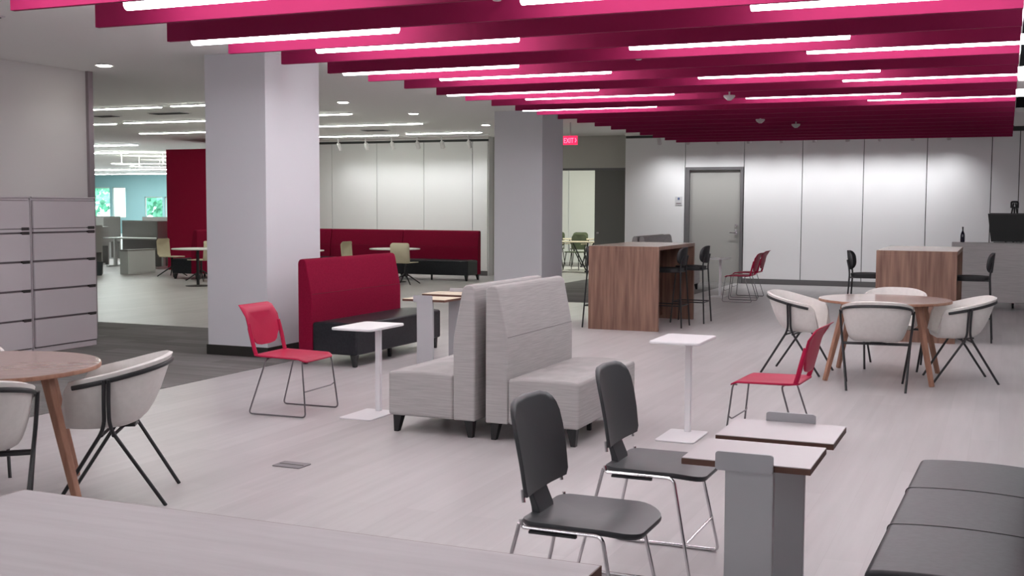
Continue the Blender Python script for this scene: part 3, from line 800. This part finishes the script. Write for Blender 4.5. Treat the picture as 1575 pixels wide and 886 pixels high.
# ------------------------------------------------------------------ tan swivel chairs and tables in the far lounge (facing local +Y)
def swivel_proto():
    t = thing('swivel_chair', '', 'chair')
    MB().plate(rrect(.44, .44, .07), lambda x, y: (x, y, .455 - .012 * (1 - (x / .22) ** 2)), lambda x, y: (x, y, .44 - .012 * (1 - (x / .22) ** 2)), 5).build('seat', M['tan'], t, smooth=60)
    def B(x, h, off): return (x, -.20 - .07 * (1 - ((h - .64) / .2) ** 2) - .10 * (h - .45) + .03 * (x / .22) ** 2 - off, h)
    MB().plate(rrect(.43, .40, .06, 5, 0, .645), lambda x, h: B(x, h, 0), lambda x, h: B(x, h, .013), 6).build('backrest', M['tan'], t, smooth=60)
    MB().cyl(0, 0, .16, .435, .025).build('post', M['black_rod'], t)
    for k in range(4):
        a = D(45 + 90 * k)
        MB().tube([(0, 0, .23), (.32 * math.cos(a), .32 * math.sin(a), .012)], [.016, .011], 8).build('leg', M['black_rod'], t)
    return t
sw = swivel_proto()
WG = 'tan swivel chairs in the far lounge'
for i, (x, y, ang, lab) in enumerate(((-11.2, 20.75, 92, 'tan swivel chair seen from behind, in front of the long red sofas'), (-12.4, 20.85, 0, 'tan swivel chair whose back shows above the red sofa'),
                                   (-17.0, 20.65, 0, 'tan swivel chair near the white office cabinet, seen from the side'), (-15.5, 19.75, 180, 'tan swivel chair partly hidden by the broad column'))):
    if i == 0: sw.location = (x, y, 0); sw.rotation_euler = (0, 0, D(ang - 90)); tag(sw, lab, 'chair', WG)
    else: dup(sw, (x, y, 0), D(ang - 90), lab, WG)
def lounge_table(label, x, y, r, h):
    t = thing('lounge_table', label, 'table', (x, y, 0), 0, 'round white lounge tables')
    MB().lathe([(r - .01, h - .022), (r, h - .016), (r, h - .004), (r - .004, h)], 40).build('table_top', M['white_plastic'], t)
    MB().cyl(0, 0, .02, h - .022, .03).build('post', M['black_rod'], t)
    MB().lathe([(.24, 0), (.24, .008), (.05, .025)], 32).build('base_plate', M['black_rod'], t)
lounge_table('white round lounge table in front of the long red sofas', -11.75, 21.32, .53, .70)
lounge_table('white round lounge table left of the others, beside the broad column', -12.98, 19.6, .5, .70)
lounge_table('round lounge table near the tall red wall block', -14.6, 18.5, .5, .74)

# ------------------------------------------------------------------ easel, board, bottle
ea = thing('easel', 'black tripod easel behind the grey sofa at the right edge', 'easel', (.12, 20.75, 0))
for (p, q) in (((-.28, -.1, 0), (-.015, .02, 1.68)), ((.28, -.1, 0), (.015, .02, 1.68)), ((0, .5, 0), (0, .05, 1.62))):
    MB().tube([p, q], .014, 8).build('leg', M['black_rod'], ea)
MB().tube(fillet([(-.05, .0, 1.60), (-.05, .0, 1.70), (.05, 0, 1.70), (.05, 0, 1.60)], .02, 3), .016, 8).build('top_clip', M['black_rod'], ea)
MB().box(-.3, -.12, 1.02, .3, -.04, 1.04).build('ledge', M['black_rod'], ea)
bd = thing('display_board', 'black display board leaning on the easel', 'board', (.12, 20.64, 1.045))
MB().prism([(-.34, 0), (.34, 0), (.40, .46), (-.40, .46)], 0, .02, 'y').build('panel', M['board'], bd)
MB().box(-.36, -.004, .445, .36, .024, .47).build('top_bar', M['handle_dark'], bd)
bo = thing('bottle', 'dark slim bottle standing on the back of the grey sofa at the right', 'bottle', (-.625, 19.62, 1.058))
MB().lathe([(.030, 0), (.034, .008), (.034, .10), (.028, .135), (.014, .17), (.011, .185), (.011, .225)], 16).build('body', M['bottle'], bo, smooth=50)
MB().cyl(0, 0, .225, .242, .013, n=14).build('cap', M['handle_dark'], bo)

# ------------------------------------------------------------------ meeting room furniture
def fold_table(label, x, y, w, d):
    t = thing('folding_table', label, 'table', (x, y, 0), 0, 'meeting room tables')
    MB().box(-w / 2, -d / 2, .715, w / 2, d / 2, .74).build('table_top', M['maple'], t, bevel=.003)
    for s_ in (-1, 1):
        lg = MB(); x_ = s_ * (w / 2 - .35)
        lg.tube([(x_ - .22, -d / 2 + .06, .71), (x_ + .12, -d / 2 + .1, .03)], .016, 8)
        lg.tube([(x_ + .3, -d / 2 + .1, .71), (x_ + .12, -d / 2 + .1, .03)], .016, 8)
        lg.tube([(x_ + .12, -d / 2 + .02, .02), (x_ + .12, d / 2 - .05, .02)], .02, 8)
        lg.build('leg', M['black_rod'], t)
fold_table('maple topped folding table inside the meeting room, nearer one', -10.0, 26.7, 1.8, .6)
fold_table('maple topped folding table inside the meeting room, farther one', -10.9, 28.9, 1.8, .6)
oc = None
for i, (x, y, ang, lab) in enumerate(((-10.55, 27.35, 270, 'olive chair behind the nearer meeting table, left one'), (-9.95, 27.4, 262, 'olive chair behind the nearer meeting table, middle one'), (-9.3, 27.45, 275, 'olive chair behind the nearer meeting table, right one'),
                                   (-11.3, 29.5, 270, 'olive chair behind the farther meeting table, left one'), (-10.6, 29.5, 280, 'olive chair behind the farther meeting table, right one'))):
    if oc is None:
        oc = thing('meeting_chair', '', 'chair')
        MB().plate(rrect(.44, .42, .06), lambda x, y: (x, y, .46), lambda x, y: (x, y, .435), 4).build('seat', M['olive'], oc)
        MB().plate(rrect(.42, .38, .09, 5, 0, .70), lambda x, h: (x, -.21 - .12 * (h - .45) + .05 * (x / .2) ** 2, h), lambda x, h: (x, -.225 - .12 * (h - .45) + .05 * (x / .2) ** 2, h), 4).build('backrest', M['olive'], oc)
        for sx in (-1, 1):
            for sy in (-1, 1): MB().tube([(sx * .17, sy * .15, .44), (sx * .22, sy * .22, 0)], .011, 8).build('leg', M['black_rod'], oc)
            MB().box(sx * .235 - .02, -.15, .64, sx * .235 + .02, .1, .665).build('armrest', M['maple'], oc)
            MB().tube([(sx * .22, -.1, .44), (sx * .235, -.1, .64)], .010, 8).build('arm_post', M['black_rod'], oc)
        t = oc
    else: t = copy_tree(oc)
    t.location = (x, y, 0); t.rotation_euler = (0, 0, D(ang - 90)); tag(t, lab, 'chair', 'olive meeting room chairs')
ml = thing('linear_light', 'linear ceiling light inside the meeting room', 'ceiling light', (-10.2, 27.6, CEIL - .03))
MB().box(-1.2, -.08, -.015, 1.2, .08, 0).build('diffuser', M['tube_meet'], ml); MB().box(-1.22, -.09, 0, 1.22, .09, .028).build('housing', M['sensor'], ml)

# ------------------------------------------------------------------ open office seen past the metal post
cbn = thing('storage_cabinet', 'low white storage cabinet at the edge of the open office', 'cabinet', (-18.52, 21.3, 0))
MB().box(-.12, -.46, .0, .12, .46, .53).build('body', M['office_light'], cbn, bevel=.004)
MB().box(-.13, -.48, .53, .13, .48, .56).build('top', M['office_grey'], cbn)
MB().box(.12, -.44, .03, .132, .44, .52).build('door', M['office_light'], cbn, bevel=.003)
def workstation(label, x, y, w, ph, screen):
    t = thing('workstation', label, 'desk', (x, y, 0), 0, 'grey office workstations')
    MB().box(-w / 2, -.35, .72, w / 2, .35, .75).build('desk_top', M['office_light'], t)
    MB().box(-w / 2, .35, .0 if not screen else .55, w / 2, .39, ph).build('privacy_panel', M['office_grey'], t, bevel=.006)
    MB().box(w / 2, -.35, .5, w / 2 + .04, .35, ph).build('side_panel', M['office_grey'], t, bevel=.006)
    for s_ in (-1, 1):
        MB().box(s_ * (w / 2 - .08) - .03, -.3, 0, s_ * (w / 2 - .08) + .03, .3, .04).build('foot', M['office_light'], t)
        MB().box(s_ * (w / 2 - .08) - .03, -.04, .04, s_ * (w / 2 - .08) + .03, .04, .72).build('leg', M['office_light'], t)
    return t
workstation('grey panelled workstation left of the white office cabinet', -19.75, 20.3, 1.5, 1.12, False)
workstation('grey panelled workstation behind the white office cabinet', -20.3, 23.4, 1.7, 1.18, False)
workstation('long grey workstation farther back by the tall red wall', -21.6, 26.2, 2.6, 1.24, False)
workstation('grey workstation deeper in the office on the left', -25.2, 26.5, 2.4, 1.24, False)
mo = thing('monitor', 'computer monitor with a bright screen on the workstation', 'monitor', (-22.6, 23.75, .751))
MB().box(-.27, -.02, .12, .27, .02, .45).build('bezel', M['office_dark'], mo); MB().box(-.2, -.026, .16, .2, -.02, .42).build('screen', M['screen'], mo)
MB().box(-.03, .0, 0, .03, .03, .13).build('stand', M['office_dark'], mo); MB().box(-.1, -.08, 0, .1, .08, .015).build('base', M['office_dark'], mo)
workstation('grey workstation carrying the bright computer monitor', -22.6, 23.7, 1.4, 1.0, False)
bn = thing('waste_bin', 'black waste bin beside the grey workstation and white cabinet', 'bin', (-18.78, 20.25, 0))
MB().lathe([(.11, 0), (.14, .30), (.145, .305), (.12, .30)], 20).build('body', M['office_dark'], bn)
# hanging pendants
pd = None
for i, (x, y, lab) in enumerate(((-24.1, 28.0, 'nearest'), (-25.6, 30.5, 'second'), (-27.2, 33.4, 'farthest'))):
    if pd is None:
        pd = thing('pendant_light', '', 'pendant light')
        MB().box(-.9, -.10, 0, .9, .10, .035).build('bar', M['sensor'], pd)
        MB().box(-.88, -.08, .035, .88, .08, .04).build('uplight', M['tube_far'], pd)
        for s_ in (-1, 1):
            MB().tube([(s_ * .6, 0, .035), (s_ * .6, 0, CEIL - 2.78)], .012, 6).build('stem', M['sensor'], pd)
        t = pd
    else: t = copy_tree(pd)
    t.location = (x, y, 2.78); t.rotation_euler = (0, 0, D(35))
    tag(t, 'long white pendant light hanging over the office desks, %s one' % lab, 'pendant light', 'white office pendants')
for i, (x0, x1, y, lab) in enumerate(((-26, -20.9, 24.0, 'nearest'), (-29.5, -24.3, 27.5, 'second'), (-31.6, -27, 36, 'third'), (-40, -31, 41, 'fourth'), (-45, -34, 47, 'farthest'))):  # glowing strips stand in for soft bands of light on the office ceiling
    t = thing('linear_light', 'glowing strip for a band of light on the office ceiling, %s one' % lab, 'ceiling light', ((x0 + x1) / 2, y, CEIL - .03), 0, 'glowing strips for light bands on the office ceiling')
    h = (x1 - x0) / 2
    MB().box(-h, -.12, -.015, h, .12, 0).build('diffuser', M['band_office'], t); MB().box(-h - .02, -.13, 0, h + .02, .13, .028).build('housing', M['sensor'], t)
# trees outside
def tree(label, x, y, r, h):
    t = thing('tree', label, 'tree', (x, y, -.2), 0, 'trees outside the office windows')
    MB().tube([(0, 0, 0), (.1, .05, h * .5), (0, 0, h)], [.22, .16, .08], 10).build('trunk', M['bark'], t)
    cr2 = MB()
    for i in range(420):
        u = random.random() * 2 * PI; v = random.uniform(-1, 1); q = r * random.random() ** .4
        c = Vector((q * math.sqrt(1 - v * v) * math.cos(u), q * math.sqrt(1 - v * v) * math.sin(u), h + q * v * .9))
        a = Vector((random.uniform(-1, 1), random.uniform(-1, 1), random.uniform(-1, 1))).normalized(); b = a.orthogonal().normalized(); s_ = random.uniform(.16, .36)
        k = len(cr2.v)
        cr2.v += [tuple(c + a * s_), tuple(c + b * s_ * .6), tuple(c - a * s_), tuple(c - b * s_ * .6)]; cr2.f.append((k, k + 1, k + 2, k + 3))
    cr2.build('crown', M['leaf'], t, smooth=0)
for (x, y, r, h, lab) in ((-55.6, 58, 2.5, 2.6, 'leafy green tree outside the left office window'), (-46.0, 65, 2.2, 2.4, 'leafy green tree outside, far to the right behind another tree'), (-48.4, 58, 1.7, 2.0, 'leafy green tree outside the right office window'), (-61.5, 64, 2.6, 3, 'leafy green tree farther outside the left office window')):
    tree(lab, x, y, r, h)

# ------------------------------------------------------------------ world, camera, view
w = bpy.data.worlds.new('World'); sc.world = w; w.use_nodes = True
bg = w.node_tree.nodes['Background']
bg.inputs['Color'].default_value = (.93, 1.0, .98, 1); bg.inputs['Strength'].default_value = 3.6

f, p, y, r = 1780.14, 7.08993963e-02, 4.02695265e-01, 4.32819002e-03
A = Matrix(((1, 0, 0), (0, 0, -1), (0, 1, 0)))
Ry = Matrix(((math.cos(y), 0, math.sin(y)), (0, 1, 0), (-math.sin(y), 0, math.cos(y))))
Rx = Matrix(((1, 0, 0), (0, math.cos(p), -math.sin(p)), (0, math.sin(p), math.cos(p))))
Rz = Matrix(((math.cos(r), -math.sin(r), 0), (math.sin(r), math.cos(r), 0), (0, 0, 1)))
R3 = Rz @ Rx @ Ry @ A           # world -> camera (x right, y down, z forward)
cam = bpy.data.cameras.new('Camera'); co = bpy.data.objects.new('Camera', cam); C.objects.link(co)
cam.sensor_fit = 'HORIZONTAL'; cam.sensor_width = 36.0; cam.lens = f / 1575 * 36.0; cam.clip_end = 300; cam.clip_start = .05
mw = Matrix.Identity(4)
for i in range(3):
    mw[i][0] = R3[0][i]; mw[i][1] = -R3[1][i]; mw[i][2] = -R3[2][i]
mw[0][3], mw[1][3], mw[2][3] = 0, 0, 1.6
co.matrix_world = mw
sc.camera = co
sc.view_settings.view_transform = 'Standard'; sc.view_settings.look = 'None'
sc.view_settings.gamma = 1.0; sc.view_settings.use_curve_mapping = False
sc.view_settings.exposure = 0.37
sc.cycles.max_bounces = 8; sc.cycles.diffuse_bounces = 5
sc.cycles.use_denoising = True
